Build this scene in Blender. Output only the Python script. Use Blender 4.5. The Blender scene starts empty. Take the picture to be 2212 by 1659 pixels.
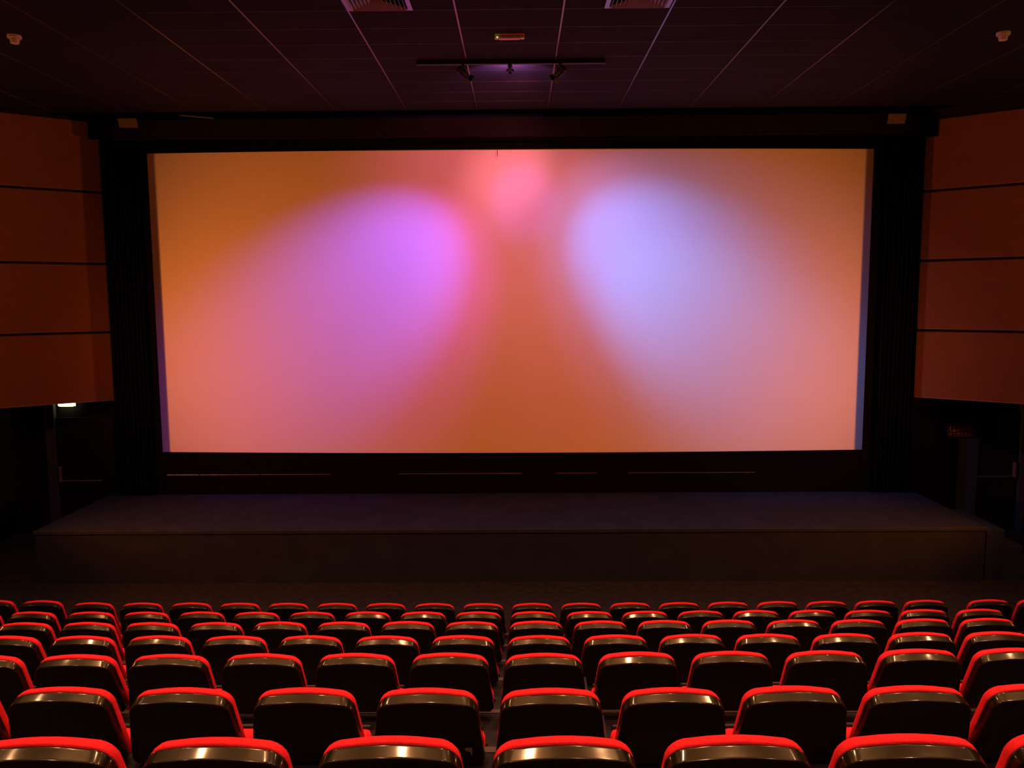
import bpy, bmesh, math, random
from mathutils import Vector, Matrix, Euler
random.seed(7)
S = bpy.context.scene
C = S.collection
PI = math.pi

# ------------------------------------------------------------------ materials
def mat(name, color, rough=0.6, metal=0.0, spec=0.5, emit=None, estr=0.0, noise=None, bump=None, coat=0.0, coat_rough=0.1, sheen=0.0):
    """noise=(scale, dark factor): fine mottling; bump=(scale, strength)"""
    m = bpy.data.materials.new(name); m.use_nodes = True
    nt = m.node_tree; b = nt.nodes['Principled BSDF']
    b.inputs['Base Color'].default_value = (*color, 1)
    b.inputs['Roughness'].default_value = rough
    b.inputs['Metallic'].default_value = metal
    b.inputs['Specular IOR Level'].default_value = spec
    b.inputs['Coat Weight'].default_value = coat
    b.inputs['Coat Roughness'].default_value = coat_rough
    if name == 'black_plastic': b.inputs['Specular Tint'].default_value = (1, .82, .55, 1)
    if sheen:
        b.inputs['Sheen Weight'].default_value = sheen
        b.inputs['Sheen Tint'].default_value = (*color, 1)
    if emit:
        b.inputs['Emission Color'].default_value = (*emit, 1)
        b.inputs['Emission Strength'].default_value = estr
    tc = nt.nodes.new('ShaderNodeTexCoord')
    if noise:
        n = nt.nodes.new('ShaderNodeTexNoise'); n.inputs['Scale'].default_value = noise[0]; n.inputs['Detail'].default_value = 5
        r = nt.nodes.new('ShaderNodeMapRange'); r.inputs['From Min'].default_value = .3; r.inputs['From Max'].default_value = .7
        r.inputs['To Min'].default_value = noise[1]; r.inputs['To Max'].default_value = 1.0
        mx = nt.nodes.new('ShaderNodeMix'); mx.data_type = 'RGBA'; mx.blend_type = 'MULTIPLY'; mx.inputs['Factor'].default_value = 1
        mx.inputs['A'].default_value = (*color, 1)
        nt.links.new(tc.outputs['Object'], n.inputs['Vector']); nt.links.new(n.outputs['Fac'], r.inputs['Value'])
        nt.links.new(r.outputs['Result'], mx.inputs['B']); nt.links.new(mx.outputs['Result'], b.inputs['Base Color'])
    if bump:
        n = nt.nodes.new('ShaderNodeTexNoise'); n.inputs['Scale'].default_value = bump[0]; n.inputs['Detail'].default_value = 3
        bp = nt.nodes.new('ShaderNodeBump'); bp.inputs['Strength'].default_value = bump[1]; bp.inputs['Distance'].default_value = .01
        nt.links.new(tc.outputs['Object'], n.inputs['Vector']); nt.links.new(n.outputs['Fac'], bp.inputs['Height'])
        nt.links.new(bp.outputs['Normal'], b.inputs['Normal'])
    return m

M = dict(
    red=mat('red_upholstery', (.80, .022, .036), .9, spec=.08, noise=(60, .85), bump=(180, .25)),
    shell=mat('black_plastic', (.008, .005, .003), .30, spec=.22, bump=(14, .10), coat=.45, coat_rough=.09),
    standard=mat('black_metal_paint', (.008, .007, .006), .5, spec=.3),
    carpet=mat('dark_brown_carpet', (.030, .025, .036), .95, spec=.05, noise=(9, .6), bump=(160, .4)),
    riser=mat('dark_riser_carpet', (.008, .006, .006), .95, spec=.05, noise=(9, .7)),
    nosing=mat('worn_metal_nosing', (.09, .07, .055), .45, metal=.6),
    edge=mat('scuffed_dark_edge', (.05, .04, .04), .6, spec=.4, noise=(6, .1)),  # noise breaks the strip into lighter and darker lengths
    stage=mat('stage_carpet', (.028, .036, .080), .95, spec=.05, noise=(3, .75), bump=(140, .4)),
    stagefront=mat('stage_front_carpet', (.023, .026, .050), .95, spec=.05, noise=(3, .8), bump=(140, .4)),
    screen=mat('matt_white_screen', (.82, .82, .82), .85, spec=.1, noise=(1.5, .985)),
    mask=mat('black_masking_cloth', (.0035, .003, .003), .95, spec=.02),
    header=mat('dark_brown_painted_board', (.010, .008, .006), .8, spec=.1, noise=(2, .7)),
    velvet=mat('black_velvet', (.005, .004, .005), .95, spec=.03),
    brass=mat('dull_brass_strip', (.60, .42, .22), .35, metal=1.0),
    panel=mat('orange_fabric_panel', (.235, .10, .06), .9, spec=.06, noise=(4, .88), bump=(220, .2)),
    backing=mat('dark_panel_backing', (.02, .014, .012), .9, spec=.05),
    panelrim=mat('panel_rim_metal', (.35, .20, .12), .5, spec=.3),
    wall=mat('near_black_wall_paint', (.012, .012, .016), .9, spec=.05),
    wallside=mat('dark_side_wall', (.10, .035, .02), .9, spec=.05),
    jamb=mat('dark_blue_grey_paint', (.05, .055, .075), .8, spec=.15),
    door=mat('black_door_paint', (.010, .009, .009), .7, spec=.15),
    steel=mat('brushed_steel', (.55, .50, .40), .35, metal=.8),
    tile=mat('charcoal_ceiling_tile', (.026, .025, .034), .95, spec=.05, noise=(1.3, .8), bump=(90, .3)),
    grid=mat('grey_grid_bar', (.06, .05, .055), .28, spec=.9),
    gridthin=mat('grey_thin_grid_bar', (.035, .03, .036), .45, spec=.4),
    white=mat('white_plastic', (.72, .66, .58), .5, spec=.4),
    ventw=mat('white_painted_vent', (.20, .19, .30), .30, spec=1.0),  # purple reflected from the screen is mixed into the vent colour
    black=mat('black_duct', (.004, .004, .004), .9, spec=.05),
    diffuser=mat('frosted_lamp_cover', (.70, .48, .75), .6),
    led=mat('green_indicator', (.1, .8, .1), .4, emit=(.35, 1, .15), estr=5),
    glow=mat('lit_lamp_cover', (.9, .9, .6), .5, emit=(1.0, .88, .38), estr=6),
    board=mat('grey_brown_board', (.22, .17, .11), .8, spec=.2),
    boardgold=mat('speckled_gold_board', (.34, .24, .12), .6, noise=(40, .45)),
    signface=mat('sign_dark_face', (.07, .028, .018), .6),
    signink=mat('sign_orange_ink', (.95, .30, .12), .6),
    signrim=mat('sign_rim', (.30, .14, .08), .6),
    cord=mat('dark_cord', (.03, .02, .02), .8),
)

# ------------------------------------------------------------------ helpers
def tag(o, label=None, cat=None, group=None, kind=None):
    if label: o['label'] = label
    if cat: o['category'] = cat
    if group: o['group'] = group
    if kind: o['kind'] = kind
    return o

def thing(name, label, cat, loc=(0, 0, 0), group=None):
    o = bpy.data.objects.new(name, None); C.objects.link(o)
    o.location = loc; o.empty_display_size = .1
    return tag(o, label, cat, group)

def finish(name, bm, m, parent=None, loc=None, smooth=False):
    bmesh.ops.recalc_face_normals(bm, faces=bm.faces)
    me = bpy.data.meshes.new(name); bm.to_mesh(me); bm.free()
    for x in (m if isinstance(m, (list, tuple)) else [m]): me.materials.append(x)
    if smooth:
        for p in me.polygons: p.use_smooth = True
    o = bpy.data.objects.new(name, me); C.objects.link(o)
    if parent: o.parent = parent
    if loc is not None: o.location = loc
    return o

def box(bm, a, b, bevel=0, mi=0, mtx=None):
    a = Vector(a); b = Vector(b)
    r = bmesh.ops.create_cube(bm, size=1)
    vs = r['verts']; c = (a + b) / 2; s = b - a
    for v in vs: v.co = Vector((v.co.x * s.x, v.co.y * s.y, v.co.z * s.z)) + c
    fs = list({f for v in vs for f in v.link_faces})
    if bevel:
        es = list({e for v in vs for e in v.link_edges})
        r = bmesh.ops.bevel(bm, geom=es, offset=bevel, segments=2, profile=.5, affect='EDGES')
        fs = list({f for v in r['verts'] for f in v.link_faces} | {f for f in fs if f.is_valid})
        vs = list({v for f in fs for v in f.verts})
    for f in fs:
        if f.is_valid: f.material_index = mi
    if mtx is not None:
        for v in vs: v.co = mtx @ v.co
    return vs

def cyl(bm, p, q, r1, r2=None, n=20, caps=True):
    p = Vector(p); q = Vector(q); d = q - p
    r2 = r1 if r2 is None else r2
    m = Matrix.Translation((p + q) / 2) @ d.to_track_quat('Z', 'Y').to_matrix().to_4x4()
    return bmesh.ops.create_cone(bm, cap_ends=caps, segments=n, radius1=r1, radius2=r2, depth=d.length, matrix=m)['verts']

def prism(bm, pts, z0, z1):
    """pts: ccw list of (x,y)"""
    lo = [bm.verts.new((x, y, z0)) for x, y in pts]; hi = [bm.verts.new((x, y, z1)) for x, y in pts]
    n = len(pts); bm.faces.new(lo[::-1]); bm.faces.new(hi)
    for i in range(n): bm.faces.new((lo[i], lo[(i + 1) % n], hi[(i + 1) % n], hi[i]))

def loft(bm, rings, cap0=True, cap1=True, closed=True):
    R = [[bm.verts.new(p) for p in r] for r in rings]
    n = len(R[0])
    for a, b in zip(R, R[1:]):
        for i in range(n if closed else n - 1):
            bm.faces.new((a[i], a[(i + 1) % n], b[(i + 1) % n], b[i]))
    if cap0: bm.faces.new(R[0][::-1])
    if cap1: bm.faces.new(R[-1])
    return R

def boxobj(name, a, b, m, parent=None, bevel=0):
    bm = bmesh.new(); box(bm, a, b, bevel); return finish(name, bm, m, parent)

# ------------------------------------------------------------------ the room shell
CEIL = 7.26
CZ = 4.18
PITCH_ROW = 1.042
ROW_Y = [2.426 + PITCH_ROW * i for i in range(7)]           # top of the back rests
TOPC = [.004, -.028, -.003, -.015, -.007, -.007, .003]      # small level differences of the rows
T = .76
ROW_TOP = [CZ - 1.3996 - .334 * i + TOPC[i] for i in range(7)]
FLOOR = [ROW_TOP[i] - T for i in range(6)] + [0.0]
RISER = [ROW_Y[i] + .19 for i in range(1, 7)]               # front edge of terrace i

# terraced floor: steps down from behind the camera to the flat floor at the stage
bm = bmesh.new()
prof = [(-5.0, FLOOR[0] + .334 * 5)]
lv = FLOOR[0] + .334 * 5; yy = -5 + .0
backs = [RISER[0] - PITCH_ROW * j for j in range(5, 0, -1)]
for j, yb in enumerate(backs):
    z1 = FLOOR[0] + .334 * (5 - j)
    prof.append((yb, z1)); prof.append((yb, z1 - .334))
for i in range(6):
    prof.append((RISER[i], FLOOR[i])); prof.append((RISER[i], FLOOR[i + 1]))
prof.append((14.15, 0.0))
for (y0, z0), (y1, z1) in zip(prof, prof[1:]):
    v = [bm.verts.new(p) for p in ((-9.1, y0, z0), (9.0, y0, z0), (9.0, y1, z1), (-9.1, y1, z1))]
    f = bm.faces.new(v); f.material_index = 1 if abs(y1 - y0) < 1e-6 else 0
f = bm.faces.new([bm.verts.new(p) for p in ((-9.1, -5, -.3), (-9.1, 14.15, -.3), (9.0, 14.15, -.3), (9.0, -5, -.3))])
bmesh.ops.remove_doubles(bm, verts=bm.verts, dist=1e-5)
tag(finish('floor', bm, [M['carpet'], M['riser']]), kind='structure', label='dark brown carpeted floor stepping down in terraces to the stage')
for i in range(6):
    bm = bmesh.new()
    box(bm, (-9.1, RISER[i] - .045, FLOOR[i] + .0005), (9.0, RISER[i] + .003, FLOOR[i] + .0045))
    box(bm, (-9.1, RISER[i] + .0005, FLOOR[i] - .028), (9.0, RISER[i] + .003, FLOOR[i] + .0045))
    tag(finish('trim_%d' % (i + 1), bm, M['nosing']), kind='structure', label='thin metal nosing along the front edge of a seating terrace')

def shell_plane(name, pts, m, label):
    bm = bmesh.new(); bm.faces.new([bm.verts.new(p) for p in pts])
    me = bpy.data.meshes.new(name); bm.to_mesh(me); bm.free(); me.materials.append(m)
    o = bpy.data.objects.new(name, me); C.objects.link(o)
    return tag(o, label, kind='structure')

shell_plane('wall_back', [(-9.1, 14.15, 0), (9.0, 14.15, 0), (9.0, 14.15, 7.6), (-9.1, 14.15, 7.6)], M['wall'], 'near black end wall behind the cinema screen')
shell_plane('wall_rear', [(9.0, -5, 0), (-9.1, -5, 0), (-9.1, -5, 7.6), (9.0, -5, 7.6)], M['wallside'], 'dark rear wall behind the seats')
shell_plane('wall_left', [(-9.1, -5, 0), (-9.1, 14.15, 0), (-9.1, 14.15, 7.6), (-9.1, -5, 7.6)], M['wall'], 'dark left side wall')
shell_plane('wall_right', [(9.0, 14.15, 0), (9.0, -5, 0), (9.0, -5, 7.6), (9.0, 14.15, 7.6)], M['wall'], 'dark right side wall')

# ceiling: a suspended tile field that ends short of the screen, black void above
bm = bmesh.new()
YE = 13.50
box(bm, (-9.1, -5, CEIL), (9.0, YE, CEIL + .05))
ceiling = tag(finish('ceiling', bm, M['tile']), kind='structure', label='dark suspended tile ceiling')
shell_plane('ceiling_void', [(-9.1, YE - .3, 7.6), (9.0, YE - .3, 7.6), (9.0, 14.15, 7.6), (-9.1, 14.15, 7.6)], M['black'], 'black void above the edge of the tile ceiling')
GX0, GDX, GY0, GDY = -.653, 1.1525, 8.937, .572
bm = bmesh.new()
for i in range(-7, 9):
    x = GX0 + GDX * i
    if -9 < x < 8.9: box(bm, (x - .009, -5, CEIL - .006), (x + .009, YE, CEIL - .0005))
finish('grid_bar', bm, M['grid'], ceiling)
bm = bmesh.new()
j = -24
while GY0 + GDY * j < YE:
    y = GY0 + GDY * j
    if y > -4.9: box(bm, (-9.05, y - .004, CEIL - .004), (8.95, y + .004, CEIL - .0005))
    j += 1
finish('thin_grid_bar', bm, M['gridthin'], ceiling)

# ------------------------------------------------------------------ splayed acoustic panels beside the screen
def splay(side):
    if side < 0:
        A, B = Vector((-7.10, 13.922)), Vector((-9.08, 12.495))
        zs = [7.19, 6.035, 4.826, 3.65, 2.45]; nm = 'left'; sd = 'exit lamp'
    else:
        A, B = Vector((6.79, 13.737)), Vector((8.98, 12.05))
        zs = [7.07, 5.925, 4.775, 3.605, 2.45]; nm = 'right'; sd = 'lettered sign'
    d = (B - A).normalized(); nrm = Vector((-d.y, d.x))
    if nrm.y < 0: nrm = -nrm                       # points away from the hall
    words = ['topmost', 'second from the top', 'third from the top', 'lowest']
    for i in range(4):
        z1, z0 = zs[i] - (.026 if i else 0), zs[i + 1] + (.026 if i < 3 else 0.012)
        root = thing('wall_panel', 'orange fabric wall panel, %s of the four on the %s side' % (words[i], sd), 'wall panel', ((A.x + B.x) / 2, (A.y + B.y) / 2, z0), 'orange wall panels on the %s side' % sd)
        L = Vector(root.location)
        bm = bmesh.new()
        P = [A + d * .02, B, B + nrm * .05, A + d * .02 + nrm * .05]
        prism(bm, [(p.x - L.x, p.y - L.y) for p in P], 0, z1 - z0)
        bmesh.ops.bevel(bm, geom=[e for e in bm.edges], offset=.006, segments=2, affect='EDGES')
        finish('fabric_face', bm, M['panel'], root)
        bm = bmesh.new()
        P = [A, A + d * .018, A + d * .018 + nrm * .05, A + nrm * .05]
        prism(bm, [(p.x - L.x, p.y - L.y) for p in P], 0, z1 - z0)
        finish('end_trim', bm, M['panelrim'], root)  # strip in its own colour stands in for shading on the bevelled panel end
        bm = bmesh.new()
        P = [A + d * .02 + nrm * .003, B + nrm * .003, B + nrm * .05, A + d * .02 + nrm * .05]
        if i == 3: prism(bm, [(p.x - L.x, p.y - L.y) for p in P], -.012, 0); finish('lower_rim', bm, M['panelrim'], root)
        else: prism(bm, [(p.x - L.x, p.y - L.y) for p in P], -.008, 0); finish('lower_rim', bm, M['panelrim'], root)
    bm = bmesh.new()
    P = [A + d * .03 + nrm * .052, B + nrm * .052, B + nrm * .20, A + d * .03 + nrm * .20]
    prism(bm, [(p.x, p.y) for p in P], zs[4], 7.255)
    tag(finish('wall_' + nm + '_splay', bm, M['backing']), kind='structure', label='dark splayed wall carrying the orange panels %s of the screen' % nm)
splay(-1); splay(1)

# ------------------------------------------------------------------ exit doors under the panels
def exit_door(n, side):
    s = side
    if s < 0: xa, xb, hx, jb = -8.275, -7.25, -8.225, (-8.46, -8.285)
    else: xa, xb, hx, jb = 8.155, 8.86, 8.80, (7.79, 8.145)
    root = bpy.data.objects.new('door_%d' % n, None); C.objects.link(root); root.location = ((xa + xb) / 2, 14.1, 0)
    tag(root, 'black exit door with a steel push bar %s of the screen' % ('left' if s < 0 else 'right'), kind='structure')
    L = Vector(root.location)
    def part(nm, a, b, m, bev=0):
        o = boxobj(nm, Vector(a) - L, Vector(b) - L, m, root, bev); return o
    part('door_leaf', (xa, 14.085, .012), (xb, 14.13, 2.12), M['door'], .004)
    part('door_jamb', (jb[0], 14.06, 0), (jb[1], 14.145, 2.40 if s < 0 else 1.66), M['jamb'], .004)
    # push bar: a vertical case on the closing side and a bar across the leaf
    part('latch_case', (hx - .022, 14.03, 1.0), (hx + .022, 14.084, 1.23), M['steel'], .006)
    bm = bmesh.new()
    x2 = -7.50 if s < 0 else 8.16
    cyl(bm, (hx, 14.035, .985), (x2, 14.035, .985), .0085, n=12)
    box(bm, (hx - .018, 14.02, .965), (hx + .018, 14.08, 1.004), .003)
    box(bm, (x2 - .012, 14.022, .972), (x2 + .012, 14.08, .998), .003)
    for v in bm.verts: v.co -= L
    finish('push_bar', bm, M['steel'], root, smooth=False)
exit_door(1, -1); exit_door(2, 1)
# far right jamb beyond the right door
tag(boxobj('trim_7', (8.88, 14.03, 0), (8.995, 14.145, 2.40), M['jamb']), kind='structure', label='dark blue grey jamb at the far right edge')

lamp = thing('exit_lamp', 'small glowing yellow white lamp above an exit door', 'lamp', (-8.06, 14.1, 2.30))
boxobj('lamp_back', (-.15, .02, .02), (.15, .045, .13), M['white'], lamp, .004)
bm = bmesh.new(); box(bm, (-.145, -.05, .022), (.145, .02, .12), .030); finish('lamp_cover', bm, M['glow'], lamp)

# ------------------------------------------------------------------ Dolby sign on the wall right of the screen
sign = thing('sound_system_sign', 'small dark sign with orange DOLBY DIGITAL lettering on the black wall', 'sign', (7.88, 14.145, 1.69))
boxobj('sign_board', (-.262, -.022, .004), (.262, 0, .224), M['signface'], sign, .003)
bm = bmesh.new()
for a, b in (((-.264, -.026, 0), (.264, -.002, .007)), ((-.264, -.026, .221), (.264, -.002, .228)), ((-.264, -.026, .007), (-.257, -.002, .221)), ((.257, -.026, .007), (.264, -.002, .221))): box(bm, a, b)
finish('sign_border', bm, M['signrim'], sign)
bm = bmesh.new()
def plate(x0, z0, x1, z1, y=-.025):
    box(bm, (x0, y, z0), (x1, y + .004, z1))
# the double-D emblem: a bright block with two facing D shapes left dark
X0, X1, Z0, Z1 = -.226, -.066, .094, .190
plate(X0, Z1 - .008, X1, Z1); plate(X0, Z0, X1, Z0 + .008)
plate(X0, Z0, X0 + .016, Z1); plate(X1 - .016, Z0, X1, Z1)
cx = (X0 + X1) / 2; cz = (Z0 + Z1) / 2; hh = (Z1 - Z0) / 2 - .008
for sg in (-1, 1):
    arc = []
    for k in range(13):
        t = -PI / 2 + PI * k / 12
        arc.append((cx + sg * (.046 - .040 * math.cos(t)), cz + hh * math.sin(t)))
    for (xa, za), (xb, zb) in zip(arc, arc[1:]):
        v = [bm.verts.new(p) for p in ((xa, -.025, za), (cx, -.025, za), (cx, -.025, zb), (xb, -.025, zb))]
        w = [bm.verts.new((p.co.x, -.021, p.co.z)) for p in v]
        try:
            bm.faces.new(v); bm.faces.new(w[::-1])
            for q in range(4): bm.faces.new((v[q], v[(q + 1) % 4], w[(q + 1) % 4], w[q]))
        except ValueError: pass
finish('double_d_emblem', bm, M['signink'], sign)
def text(body, name, x, z, size, parent, m, width=None, space=1.0):
    cu = bpy.data.curves.new(name + '_curve', 'FONT'); cu.body = body; cu.size = size; cu.extrude = .002
    cu.space_character = space; cu.offset = size * .03
    o = bpy.data.objects.new(name + '_tmp', cu); C.objects.link(o)
    dg = bpy.context.evaluated_depsgraph_get(); me = bpy.data.meshes.new_from_object(o.evaluated_get(dg))
    bpy.data.objects.remove(o); me.name = name
    xs = [v.co.x for v in me.vertices]; w = max(xs) - min(xs); f = width / w if width else 1
    mn = min(xs)
    for v in me.vertices:
        v.co = Vector(((v.co.x - mn) * f, -v.co.z, v.co.y))
    me.materials.clear(); me.materials.append(m)
    o = bpy.data.objects.new(name, me); C.objects.link(o); o.parent = parent; o.location = (x, -.0245, z)
    return o
text('DOLBY', 'word_dolby', -.040, .122, .062, sign, M['signink'], .225)
boxobj('word_frame', (-.054, -.024, .188), (.205, -.021, .193), M['signrim'], sign)
boxobj('word_frame', (-.054, -.024, .094), (.205, -.021, .099), M['signrim'], sign)
for q, ch in enumerate('DIGITAL'): text(ch, 'letter', -.226 + q * .0672 + (.012 if ch == 'I' else 0), .030, .056, sign, M['signink'])

# ------------------------------------------------------------------ stage
SX0, SX1, SY0, SY1, SZ = -7.20, 6.86, 11.50, 14.10, .80
stage = thing('stage', 'long low black carpeted stage under the cinema screen', 'stage', (-.17, 11.5, 0))
L = Vector(stage.location)
def P3(a): return Vector(a) - L
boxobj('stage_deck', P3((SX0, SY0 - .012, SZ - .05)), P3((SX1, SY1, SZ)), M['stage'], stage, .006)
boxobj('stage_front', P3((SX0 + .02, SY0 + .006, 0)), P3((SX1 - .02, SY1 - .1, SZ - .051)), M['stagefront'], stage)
bm = bmesh.new(); cyl(bm, P3((SX0, SY0 - .013, SZ - .003)), P3((SX1, SY0 - .013, SZ - .003)), .004, n=8)
finish('stage_edge_strip', bm, M['edge'], stage)
steps = thing('stage_steps', 'dark carpeted steps at the end of the stage below the lettered sign', 'steps', (7.24, 12.1, 0))
L2 = Vector(steps.location)
for i, (xa, xb, zt) in enumerate(((6.88, 7.14, .745), (7.14, 7.42, .50), (7.42, 7.70, .25))):
    o = boxobj('step', Vector((xa + .002, 11.55, 0)) - L2, Vector((xb, 12.72, zt)) - L2, M['stage'], steps, .006)
    boxobj('step_nosing', Vector((xb - .03, 11.55, zt)) - L2, Vector((xb + .001, 12.72, zt + .004)) - L2, M['nosing'], o)

# ------------------------------------------------------------------ screen, masking, header, curtains
scr = thing('cinema_screen', 'huge wide cinema screen washed in orange, magenta and blue light', 'screen', (-.13, 13.84, 1.3))
bm = bmesh.new(); box(bm, (-6.35, 0, 0), (6.35, .02, 5.6)); finish('screen_surface', bm, M['screen'], scr)
bm = bmesh.new(); box(bm, (-6.39, .021, -.04), (6.39, .06, 5.64)); finish('screen_frame', bm, M['mask'], scr)

YM = 13.72
mk = thing('screen_masking', 'black cloth masking framing the cinema screen on all sides', 'masking', (-.13, YM, .8))
L = Vector(mk.location)
def bowed(name, z_edge, z_far, bow, x0=-7.0, x1=6.8, m=None, y0=YM, y1=YM + .03):
    """long board with one slightly bowed long edge"""
    bm = bmesh.new(); n = 40; rings = []
    for i in range(n + 1):
        x = x0 + (x1 - x0) * i / n; u = (x + .13) / 6.1; ze = z_edge + bow * (1 - min(1, u * u)) - .010 * u * 1
        rings.append([Vector((x, y0, ze)) - L, Vector((x, y1, ze)) - L, Vector((x, y1, z_far)) - L, Vector((x, y0, z_far)) - L])
    loft(bm, rings); return finish(name, bm, m or M['mask'], mk)
bowed('top_masking', 6.645, 7.1, .034, y0=13.79, y1=13.815)
bowed('lower_masking', 1.545, .80, -.036)
boxobj('side_masking', Vector((-6.95, YM - .012, .8)) - L, Vector((-6.215, YM, 7.1)) - L, M['mask'], mk)
boxobj('side_masking', Vector((5.938, YM - .012, .8)) - L, Vector((6.75, YM, 7.1)) - L, M['mask'], mk)

# thin brass hem strips on the lower masking, in a few lengths with gaps
for xa, xb, nm in ((-6.16, -5.60, ''), (-5.585, -4.54, ''), (-4.525, -3.30, ''), (-2.1, .05, ''), (.65, 1.35, ''), (1.9, 4.1, '')):
    bm = bmesh.new(); box(bm, (xa, YM - .018, 1.148), (xb, YM - .002, 1.157), .002)
    for v in bm.verts: v.co -= L
    o = finish('hem_strip', bm, M['brass'], mk); o['label'] = 'thin brass strip'

hd = thing('screen_header', 'long dark pelmet board above the screen spanning between the orange panels', 'pelmet', (-.1, 13.6, 6.83))
L = Vector(hd.location)
boxobj('front_board', Vector((-6.72, 13.585, 6.84)) - L, Vector((6.50, 13.70, 7.165)) - L, M['header'], hd, .008)
boxobj('end_board', Vector((-7.13, 13.60, 6.87)) - L, Vector((-6.722, 13.70, 7.15)) - L, M['mask'], hd, .006)
boxobj('end_board', Vector((6.502, 13.60, 6.80)) - L, Vector((6.93, 13.70, 7.12)) - L, M['mask'], hd, .006)
boxobj('lower_lip', Vector((-6.30, 13.62, 6.80)) - L, Vector((6.05, 13.70, 6.838)) - L, M['mask'], hd, .004)

def curtain(x0, x1, label):
    bm = bmesh.new(); n = 120; rings = []
    nf = 9
    for j in range(2):
        z = (.802, 6.83 if x0 < 0 else 6.79)[j]; row = []
        for i in range(n + 1):
            t = i / n; x = x0 + (x1 - x0) * t
            y = 13.655 + .032 * math.sin(t * nf * 2 * PI + .6 * math.sin(5 * t)) + .010 * math.sin(t * 37)
            row.append((x, y, z))
        rings.append(row)
    R = [[bm.verts.new(p) for p in r] for r in rings]
    B = [[bm.verts.new((p[0], p[1] + .008, p[2])) for p in r] for r in rings]
    for i in range(n):
        bm.faces.new((R[0][i], R[0][i + 1], R[1][i + 1], R[1][i]))
        bm.faces.new((B[0][i + 1], B[0][i], B[1][i], B[1][i + 1]))
        bm.faces.new((R[1][i], R[1][i + 1], B[1][i + 1], B[1][i]))
        bm.faces.new((R[0][i + 1], R[0][i], B[0][i], B[0][i + 1]))
    bm.faces.new((R[0][0], R[1][0], B[1][0], B[0][0])); bm.faces.new((R[0][n], B[0][n], B[1][n], R[1][n]))
    return tag(finish('stage_curtain', bm, M['velvet'], smooth=True), label, 'curtain', 'black side curtains')
curtain(-6.98, -6.36, 'black pleated curtain beside the screen on the exit lamp side')
curtain(6.10, 6.75, 'black pleated curtain beside the screen on the lettered sign side')

# little boards fixed on the header corners
def smallboard(cx, y, z0, w, h, skew, m, label):
    root = thing('mounted_board', label, 'board', (cx, y, z0))
    bm = bmesh.new()
    pts = [(-w / 2 + skew, 0), (w / 2 + skew, 0), (w / 2 - skew, h), (-w / 2 - skew, h)]
    lo = [bm.verts.new((x, -.03, z)) for x, z in pts]; hi = [bm.verts.new((x, 0, z)) for x, z in pts]
    bm.faces.new(lo); bm.faces.new(hi[::-1])
    for i in range(4): bm.faces.new((lo[i], hi[i], hi[(i + 1) % 4], lo[(i + 1) % 4]))
    finish('face_board', bm, m, root)
    boxobj('bracket', (-.03, -.03 + .031, h * .3), (.03, .0195, h * .7), M['black'], root)
    return root
smallboard(-6.425, 13.565, 7.03, .30, .145, .012, M['board'], 'small plain brown board on one end of the pelmet')
smallboard(6.215, 13.565, 6.99, .285, .155, -.012, M['boardgold'], 'small speckled gold board on one end of the pelmet')
# slanted batten in the gap over the header
bm = bmesh.new(); cyl(bm, (-5.60, 13.66, 7.245), (-5.02, 13.60, 7.178), .010, n=10)
tag(finish('ceiling_batten', bm, M['board']), 'thin slanted brown batten in the dark gap above the pelmet', 'batten')
# thread hanging from the top masking
bm = bmesh.new(); cyl(bm, (-.335, YM - .02, 6.675), (-.331, YM - .02, 6.55), .004, n=8)
tag(finish('loose_cord', bm, M['cord']), 'short dark cord hanging over the top edge of the screen', 'cord')

# ------------------------------------------------------------------ ceiling fixtures
def heat_detector(x, y, label):
    root = thing('heat_detector', label, 'detector', (x, y, CEIL), 'ceiling detectors')
    bm = bmesh.new()
    cyl(bm, (0, 0, -.036), (0, 0, 0), .074, .076, n=32); bmesh.ops.bevel(bm, geom=[e for e in bm.edges], offset=.003, segments=1, affect='EDGES')
    finish('base_disc', bm, M['white'], root)
    bm = bmesh.new()
    cyl(bm, (0, 0, -.048), (0, 0, -.0365), .034, .034, n=32); cyl(bm, (0, 0, -.090), (0, 0, -.048), .045, .050, n=24)
    finish('sensor_head', bm, M['white'], root)
heat_detector(-5.84, 9.64, 'small white round detector on the ceiling, exit lamp side')
heat_detector(5.73, 9.86, 'small white round detector on the ceiling, lettered sign side')

em = thing('ceiling_light_fitting', 'slim white emergency light with a green indicator on the ceiling', 'light fixture', (-.085, 9.75, CEIL))
boxobj('housing', (-.172, -.034, -.018), (.172, .034, .0), M['diffuser'], em, .004)
boxobj('light_cover', (-.128, -.030, -.062), (.122, .030, -.019), M['diffuser'], em, .010)
boxobj('end_cap', (-.172, -.031, -.055), (-.130, .031, -.019), M['white'], em, .006)
boxobj('end_cap', (.124, -.031, -.055), (.172, .031, -.019), M['white'], em, .006)
bm = bmesh.new(); bmesh.ops.create_uvsphere(bm, u_segments=12, v_segments=8, radius=.006); o = finish('indicator', bm, M['led'], em, (-.142, -.034, -.047)); o['label'] = 'tiny green indicator light'

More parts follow.
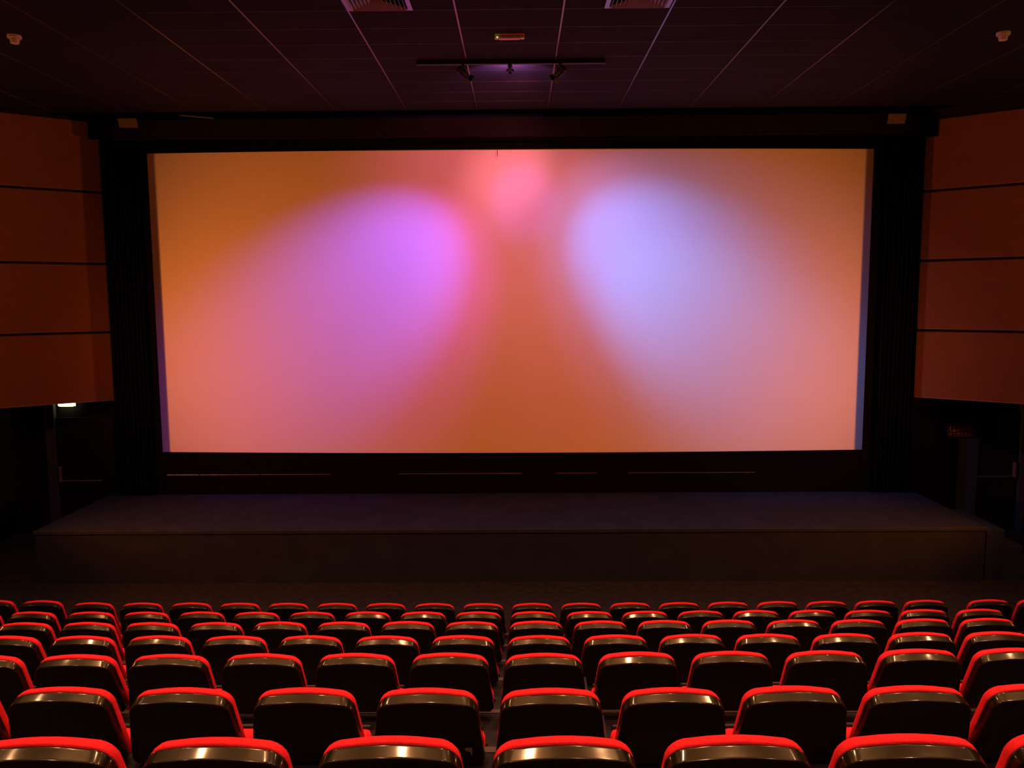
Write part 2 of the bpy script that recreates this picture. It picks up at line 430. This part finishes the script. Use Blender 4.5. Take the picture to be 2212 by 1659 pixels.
def vent(cx, y1, label):
    w = .69
    root = thing('ceiling_vent', label, 'vent', (cx, y1 - w / 2, CEIL), 'square ceiling vents')
    def sq(r, z): return [(-r, -r, z), (r, -r, z), (r, r, z), (-r, r, z)]
    bm = bmesh.new(); h = w / 2
    loft(bm, [sq(h, -.0008), sq(h, -.012), sq(h - .045, -.016), sq(h - .05, -.004), sq(h - .05, -.0008)], False, False)
    finish('vent_frame', bm, M['ventw'], root)
    bm = bmesh.new(); loft(bm, [sq(h - .05, -.001), sq(h - .05, -.0022)]); finish('duct_opening', bm, M['black'], root)
    for k in range(6):
        r = h - .062 - k * .042
        bm = bmesh.new(); loft(bm, [sq(r - .022, -.0035), sq(r, -.034), sq(r + .002, -.034), sq(r - .020, -.0035)], False, False)
        finish('louvre_ring', bm, M['ventw'], root)
vent(-1.453, 8.925, 'square slatted ceiling vent with purple sheen, on the exit lamp side')
vent(1.28, 8.915, 'square slatted ceiling vent with bluish sheen, on the lettered sign side')

tr = thing('lighting_track', 'long dark lighting track on the ceiling before the screen', 'track', (-.08, 10.75, CEIL))
bm = bmesh.new(); box(bm, (-1.22, -.028, -.062), (1.22, .028, -.012), .004); finish('track_rail', bm, M['standard'], tr)
for x in (-1.0, 0.0, 1.0): boxobj('track_bracket', (x - .03, -.02, -.0115), (x + .03, .02, -.001), M['standard'], tr)

def spotlight(x, aim, label, name='stage_spotlight', scale=1.0):
    """theatre spot hanging from the track on a yoke; returns the lens centre and direction"""
    p = Vector((x, 10.75, CEIL - .0625)); root = thing(name, label, 'spotlight', p, 'spotlights on the lighting track')
    bm = bmesh.new(); cyl(bm, (0, 0, 0), (0, 0, -.035 * scale), .014, n=14); box(bm, (-.02, -.02, -.008), (.02, .02, -.0005)); finish('track_clamp', bm, M['standard'], root)
    c = Vector((0, 0, -.105 * scale)); d = (Vector(aim) - (p + c)).normalized()
    side = d.cross(Vector((0, 0, 1))).normalized()
    r = .048 * scale
    bm = bmesh.new()
    cyl(bm, c - d * .085 * scale, c - d * .02 * scale, r * .95, r, n=24); cyl(bm, c - d * .02 * scale, c + d * .075 * scale, r, r * .8, n=24)
    bmesh.ops.bevel(bm, geom=[e for e in bm.edges if e.calc_length() < .03 * scale], offset=.002, segments=1, affect='EDGES')
    finish('lamp_body', bm, M['standard'], root)
    bm = bmesh.new()
    a = c + d * .076 * scale
    e1 = side; e2 = d.cross(side)
    for s1, s2 in ((e1, e2), (e2, e1), (-e1, e2), (-e2, e1)):
        q = a + s1 * r * .85
        vs = [q - s2 * r * .7, q + s2 * r * .7, q + s2 * r * 1.0 + s1 * .028 + d * .045 * scale, q - s2 * r * 1.0 + s1 * .028 + d * .045 * scale]
        n = s1 * .002
        lo = [bm.verts.new(v) for v in vs]; hi = [bm.verts.new(v + n) for v in vs]
        bm.faces.new(lo); bm.faces.new(hi[::-1])
        for i in range(4): bm.faces.new((lo[i], hi[i], hi[(i + 1) % 4], lo[(i + 1) % 4]))
    finish('barn_doors', bm, M['standard'], root)
    bm = bmesh.new()
    for s in (-1, 1): box(bm, (-.004, -.006, 0), (.004, .006, .075 * scale), mtx=Matrix.Translation(c + side * s * (r + .006)))
    q = c + Vector((0, 0, .075 * scale))
    cyl(bm, q - side * (r + .01), q + side * (r + .01), .005, n=8)
    finish('yoke', bm, M['standard'], root)
    return p + c + d * (.15 * scale), d

AIM_MAG = Vector((-2.75, 13.9, 4.00))
AIM_BLU = Vector((2.98, 13.9, 3.95))
AIM_PNK = Vector((-.10, 13.9, 6.0))
l_blu, d_blu = spotlight(-.70, AIM_BLU, 'dark spotlight on the ceiling track throwing the blue light onto the screen')
l_mag, d_mag = spotlight(.56, AIM_MAG, 'dark spotlight on the ceiling track throwing the magenta light onto the screen')
l_pnk, d_pnk = spotlight(-.09, AIM_PNK, 'tiny dark spotlight at the middle of the lighting track', 'stage_spotlight', .45)

# ------------------------------------------------------------------ cinema seats
def outline(it=0.0, y=0.0, isd=None, n=7):
    """rear outline of the back rest, from the lower left corner over the top to the lower right; lean included.
    it / isd: how far the top edge / the side edges are drawn in"""
    isd = it if isd is None else isd
    zb, zt = .375 + it * .3, T - it
    hb, ht = .259 - isd, .231 - isd
    r = max(.082 - it * .6, .03); pts = []
    pts.append((-hb * .93, zb)); pts.append((-hb, zb + .025)); pts.append((-(hb + ht) / 2 - .001, (zb + zt) / 2 - .02))
    zc = zt - .012 - r
    for i in range(n):
        a = PI - (PI / 2) * i / (n - 1); pts.append((-ht + r + r * math.cos(a), zc + r * math.sin(a)))
    m = 5
    for i in range(1, m):
        t = i / m; x = (-ht + r) * (1 - 2 * t); pts.append((x, zt - .012 + .012 * (1 - (2 * t - 1) ** 2)))
    for i in range(n):
        a = PI / 2 - (PI / 2) * i / (n - 1); pts.append((ht - r + r * math.cos(a), zc + r * math.sin(a)))
    pts.append(((hb + ht) / 2 + .001, (zb + zt) / 2 - .02)); pts.append((hb, zb + .025)); pts.append((hb * .93, zb))
    return [(x, y + (T - z) * .27, z) for x, z in pts]

def seat_meshes():
    d = {}
    def mk(name, bm, m, smooth=True):
        bmesh.ops.recalc_face_normals(bm, faces=bm.faces)
        me = bpy.data.meshes.new(name); bm.to_mesh(me); bm.free(); me.materials.append(m)
        for p in me.polygons: p.use_smooth = smooth
        d[name] = me
    # black shell: flat rear face, fillet, a wide gently sloping top band, thin rim
    bm = bmesh.new(); y0 = -.078
    loft(bm, [outline(.060, y0 + .0025, .030), outline(.054, y0 + .0006, .022), outline(.049, y0, .016), outline(.0445, y0 + .0002, .012), outline(.0395, y0 + .0014, .008),
              outline(.0355, y0 + .004, .005), outline(.0335, y0 + .0062, .003), outline(.0315, y0 + .010, .002), outline(.0145, y0 + .044, .0), outline(.0125, y0 + .0475, .0), outline(.0125, y0 + .051, .001), outline(.014, y0 + .062, .004)])
    mk('back_shell', bm, M['shell'])
    # red back cushion
    bm = bmesh.new(); y1 = y0 + .0505
    loft(bm, [outline(.016, y1, .012), outline(.006, y1 + .002, .008), outline(.0012, y1 + .009, .0052), outline(.000, y1 + .024, .0045), outline(.002, y1 + .040, .006),
              outline(.009, y1 + .054, .011), outline(.021, y1 + .066, .022), outline(.045, y1 + .075, .045), outline(.09, y1 + .079, .09)])
    mk('back_cushion', bm, M['red'])
    # folded up seat cushion in front of the back rest
    bm = bmesh.new(); box(bm, (-.247, .185, .17), (.247, .280, .415), .03)
    for v in bm.verts: v.co.y += (.435 - v.co.z) * .12 + .006
    mk('seat_cushion', bm, M['red'])
    bm = bmesh.new(); box(bm, (-.235, .286, .18), (.235, .308, .415), .01)
    for v in bm.verts: v.co.y += (.435 - v.co.z) * .12 + .006
    mk('seat_pan', bm, M['standard'])
    # the standard between two seats and its low arm pad
    bm = bmesh.new()
    prism(bm, [(-.011, .21), (.011, .21), (.011, .36), (-.011, .36)], -.015, .374)
    box(bm, (-.03, .205, -.015), (.03, .40, .012), .003)
    for v in bm.verts: v.co.x += .275
    mk('side_standard', bm, M['standard'], False)
    bm = bmesh.new(); box(bm, (.2625, .20, .375), (.2875, .44, .398), .006); mk('armrest', bm, M['standard'], False)
    bm = bmesh.new(); box(bm, (-.255, .300, .30), (.255, .322, .322)); mk('hinge_bar', bm, M['standard'], False)
    return d
SM = seat_meshes()

ORD = ['first', 'second', 'third', 'fourth', 'fifth', 'sixth', 'seventh', 'eighth', 'ninth', 'tenth', 'eleventh', 'twelfth', 'thirteenth', 'fourteenth',
       'fifteenth', 'sixteenth', 'seventeenth', 'eighteenth', 'nineteenth', 'twentieth', 'twenty-first', 'twenty-second', 'twenty-third', 'twenty-fourth']
ROWN = ['bottom row', 'second row up', 'third row up', 'fourth row up', 'fifth row up', 'sixth row up', 'seventh row up']
KR = [(-3, 3), (-5, 4), (-6, 5), (-7, 6), (-9, 7), (-10, 8), (-11, 10)]
# heights of the rows at the left end, middle and right end (cm differences seen in the hall)
ZEND = [(-.002, .012), (.017, .015), (-.003, .022), (.008, .017), (.001, .013), (.013, .009), (.030, .025)]
proto = None
def new_seat():
    r = bpy.data.objects.new('cinema_chair', None); C.objects.link(r); r.empty_display_size = .1
    for nm in ('back_shell', 'back_cushion', 'seat_cushion', 'armrest', 'side_standard', 'hinge_bar'):
        o = bpy.data.objects.new(nm, SM[nm]); C.objects.link(o); o.parent = r
    pan = bpy.data.objects.new('seat_pan', SM['seat_pan']); C.objects.link(pan)
    pan.parent = [c for c in r.children if c.name.startswith('seat_cushion')][0]
    return r
def copy_seat(src, lone):
    r = src.copy(); C.objects.link(r)
    for ch in list(src.children):
        if lone and ch.name.split('.')[0] in ('armrest', 'side_standard'): continue
        c = ch.copy(); C.objects.link(c); c.parent = r
        for g in list(ch.children):
            q = g.copy(); C.objects.link(q); q.parent = c
    return r
for i in range(7):
    k0, k1 = KR[i]; n = k1 - k0 + 1
    for j, k in enumerate(range(k0, k1 + 1)):
        x = (k + .25) * .55
        if k < 0: x += (-.0065, -.0085, -.0018, -.0015, -.0004, -.0009, 0)[i] * min(-k, 3 if i == 1 else 9)
        if i == 5 and k <= -9: x -= .03
        half = 4.1 * (ROW_Y[i] + 1.3) / 8
        u = max(-1.15, min(1.15, x / half))
        dz = ZEND[i][0 if u < 0 else 1] * abs(u) ** 1.5
        if i == 6:
            if k >= 9: x += .155
            if k <= -10: x -= .03; dz += .02
        lab = 'red cinema chair, %s from the centre gap on the %s side, %s' % (ORD[k if k >= 0 else -k - 1], 'lettered sign' if k >= 0 else 'exit lamp', ROWN[i])
        if proto is None: s = proto = new_seat()
        else: s = copy_seat(proto, k == -1)
        s.location = (x, ROW_Y[i], ROW_TOP[i] - T + dz)
        s.rotation_euler = (math.radians(random.uniform(-.4, .4)), 0, math.radians(random.uniform(-.45, .45)))
        tl = math.radians(random.uniform(-2.6, 2.2)); tw = math.radians(random.uniform(-.5, .5))
        for c in s.children:        # every back rest has settled at a slightly different lean
            if c.name.startswith('back_'):
                e = Euler((tl, tw, 0)); c.rotation_euler = e; c.location = Vector((0, 0, T)) - e.to_matrix() @ Vector((0, 0, T))
        tag(s, lab, 'chair', 'red cinema chairs, ' + ROWN[i])
        if i == 1 and k == -1:
            bm = bmesh.new(); pts = [(0, .046), (.012, .052), (.017, .049), (.034, .052), (.036, .030), (.033, .006), (.029, .004), (.027, .026), (.016, .031), (.005, .034)]
            lo = [bm.verts.new((x_, 0, z_)) for x_, z_ in pts]; hi = [bm.verts.new((x_, .001, z_)) for x_, z_ in pts]
            bm.faces.new(lo); bm.faces.new(hi[::-1])
            for q in range(len(pts)): bm.faces.new((lo[q], hi[q], hi[(q + 1) % len(pts)], lo[(q + 1) % len(pts)]))
            bmesh.ops.recalc_face_normals(bm, faces=bm.faces)
            me = bpy.data.meshes.new('worn_patch'); bm.to_mesh(me); bm.free(); me.materials.append(M['steel'])
            st = bpy.data.objects.new('worn_patch', me)
            C.objects.link(st); st.parent = s; st.location = (.165, -.0125, .440); st.rotation_euler = (math.radians(15), 0, 0)
            st['label'] = 'small pale worn patch'

# ------------------------------------------------------------------ lights
def light(kind, name, loc, color, power, aim=None, **kw):
    l = bpy.data.lights.new(name, kind); l.energy = power; l.color = color
    for k_, v in kw.items(): setattr(l, k_, v)
    o = bpy.data.objects.new(name, l); C.objects.link(o); o.location = loc
    if aim is not None: o.rotation_euler = (Vector(aim) - Vector(loc)).to_track_quat('-Z', 'Y').to_euler()
    return o
R = math.radians
LM, LB, LP = Vector((.46, 10.88, 7.0)), Vector((-.60, 10.88, 7.0)), Vector((-.09, 10.80, 7.06))   # in front of the three lenses
for nm, p, col, pw, ax, az, sz in (
    ('magenta_beam', LM, (.03, .130, 1.0), 929, -2.68, 4.23, 43.5), ('magenta_beam_top', LM, (1.0, .13, .26), 215, -.92, 6.60, 60),
    ('magenta_beam_edge', LM, (1.0, .064, .87), 388, -2.58, 3.79, 54.7),
    ('blue_beam', LB, (.0, .279, 1.0), 901, 2.63, 4.47, 42.1), ('blue_beam_edge', LB, (.0, .285, 1.0), 350, 2.80, 4.40, 60.2),
    ('blue_beam_low', LB, (.0, .416, 1.0), 462, 3.59, 3.10, 37.8),
    ('pink_beam', LP, (1.0, .27, .12), 70, -.16, 6.46, 35.5), ('pink_beam_core', LP, (.35, .12, 1.0), 92, .10, 5.80, 27),
    ('pink_beam_edge', LP, (1.0, .195, .34), 258, .65, 4.85, 78),
    ('warm_beam', Vector((0, 7.6, 7.15)), (1.0, .14, .0), 300, -.10, 2.4, 50)):  # last entry: added ceiling spot to redden the lower middle of the screen
    light('SPOT', nm, p, col, pw, (ax, 13.9, az), spot_size=R(sz), spot_blend=1.0, shadow_soft_size=.02)
light('SPOT', 'pink_spill', (-.09, 10.93, 7.0), (.9, .24, .8), 34, (-.09, 10.93 + .574, 7.0 + .819), spot_size=R(126), spot_blend=.3, shadow_soft_size=.02)
light('SPOT', 'wall_wash', (-8.8, 9.4, 2.79), (1.0, .205, .026), 1290, (.43, 13.9, 3.62), spot_size=R(104), spot_blend=1.0, shadow_soft_size=.40)
light('SPOT', 'wall_wash', (8.6, 9.4, 2.41), (1.0, .212, .020), 1310, (-.79, 13.9, 3.62), spot_size=R(104), spot_blend=1.0, shadow_soft_size=.40)
for sx in (-8.6, 8.5):
    light('POINT', 'wall_sconce', (sx, 8.2, 4.8), (1.0, .34, .09), 105, shadow_soft_size=.12)
# house downlights over the seats, out of the photo
for j, y in enumerate((.4, 2.5, 4.3, 6.1, 7.9)):
    for i in range(6):
        x = -5.6 + 2.2 * i + (.5 if j % 2 else -.2)
        light('AREA', 'house_downlight', (x, y, CEIL - .05), (1.0, .47, .20), 24, (x, y, 0), shape='DISK', size=.20, spread=R(100))

w = bpy.data.worlds.new('World'); S.world = w; w.use_nodes = True
w.node_tree.nodes['Background'].inputs['Color'].default_value = (.012, .006, .005, 1)
w.node_tree.nodes['Background'].inputs['Strength'].default_value = .05

# ------------------------------------------------------------------ camera
cam = bpy.data.cameras.new('camera'); co = bpy.data.objects.new('camera', cam); C.objects.link(co)
cam.sensor_fit = 'HORIZONTAL'; cam.sensor_width = 36; cam.lens = 36 * 1730 / 2212
cam.clip_start = .05; cam.clip_end = 100
pi_, ya_, ro_ = map(math.radians, (6.0825, -.4833, .3774))
yaw_l = -ya_
fwd = Vector((math.cos(pi_) * math.sin(ya_), math.cos(pi_) * math.cos(ya_), -math.sin(pi_)))
right = Vector((math.cos(ya_), -math.sin(ya_), 0)); up = right.cross(fwd)
# image x axis = right*cos(ro) - down*... : the same roll the measurements use
rx = right * math.cos(ro_) - up * math.sin(ro_)
ux = right * math.sin(ro_) + up * math.cos(ro_)
mw = Matrix(((rx.x, ux.x, -fwd.x, 0), (rx.y, ux.y, -fwd.y, 0), (rx.z, ux.z, -fwd.z, CZ), (0, 0, 0, 1)))
co.matrix_world = mw
S.camera = co

S.view_settings.view_transform = 'Standard'; S.view_settings.look = 'None'
S.view_settings.gamma = 1; S.view_settings.exposure = 0; S.view_settings.use_curve_mapping = False
S.cycles.max_bounces = 8; S.cycles.use_denoising = True; S.cycles.sample_clamp_indirect = 4
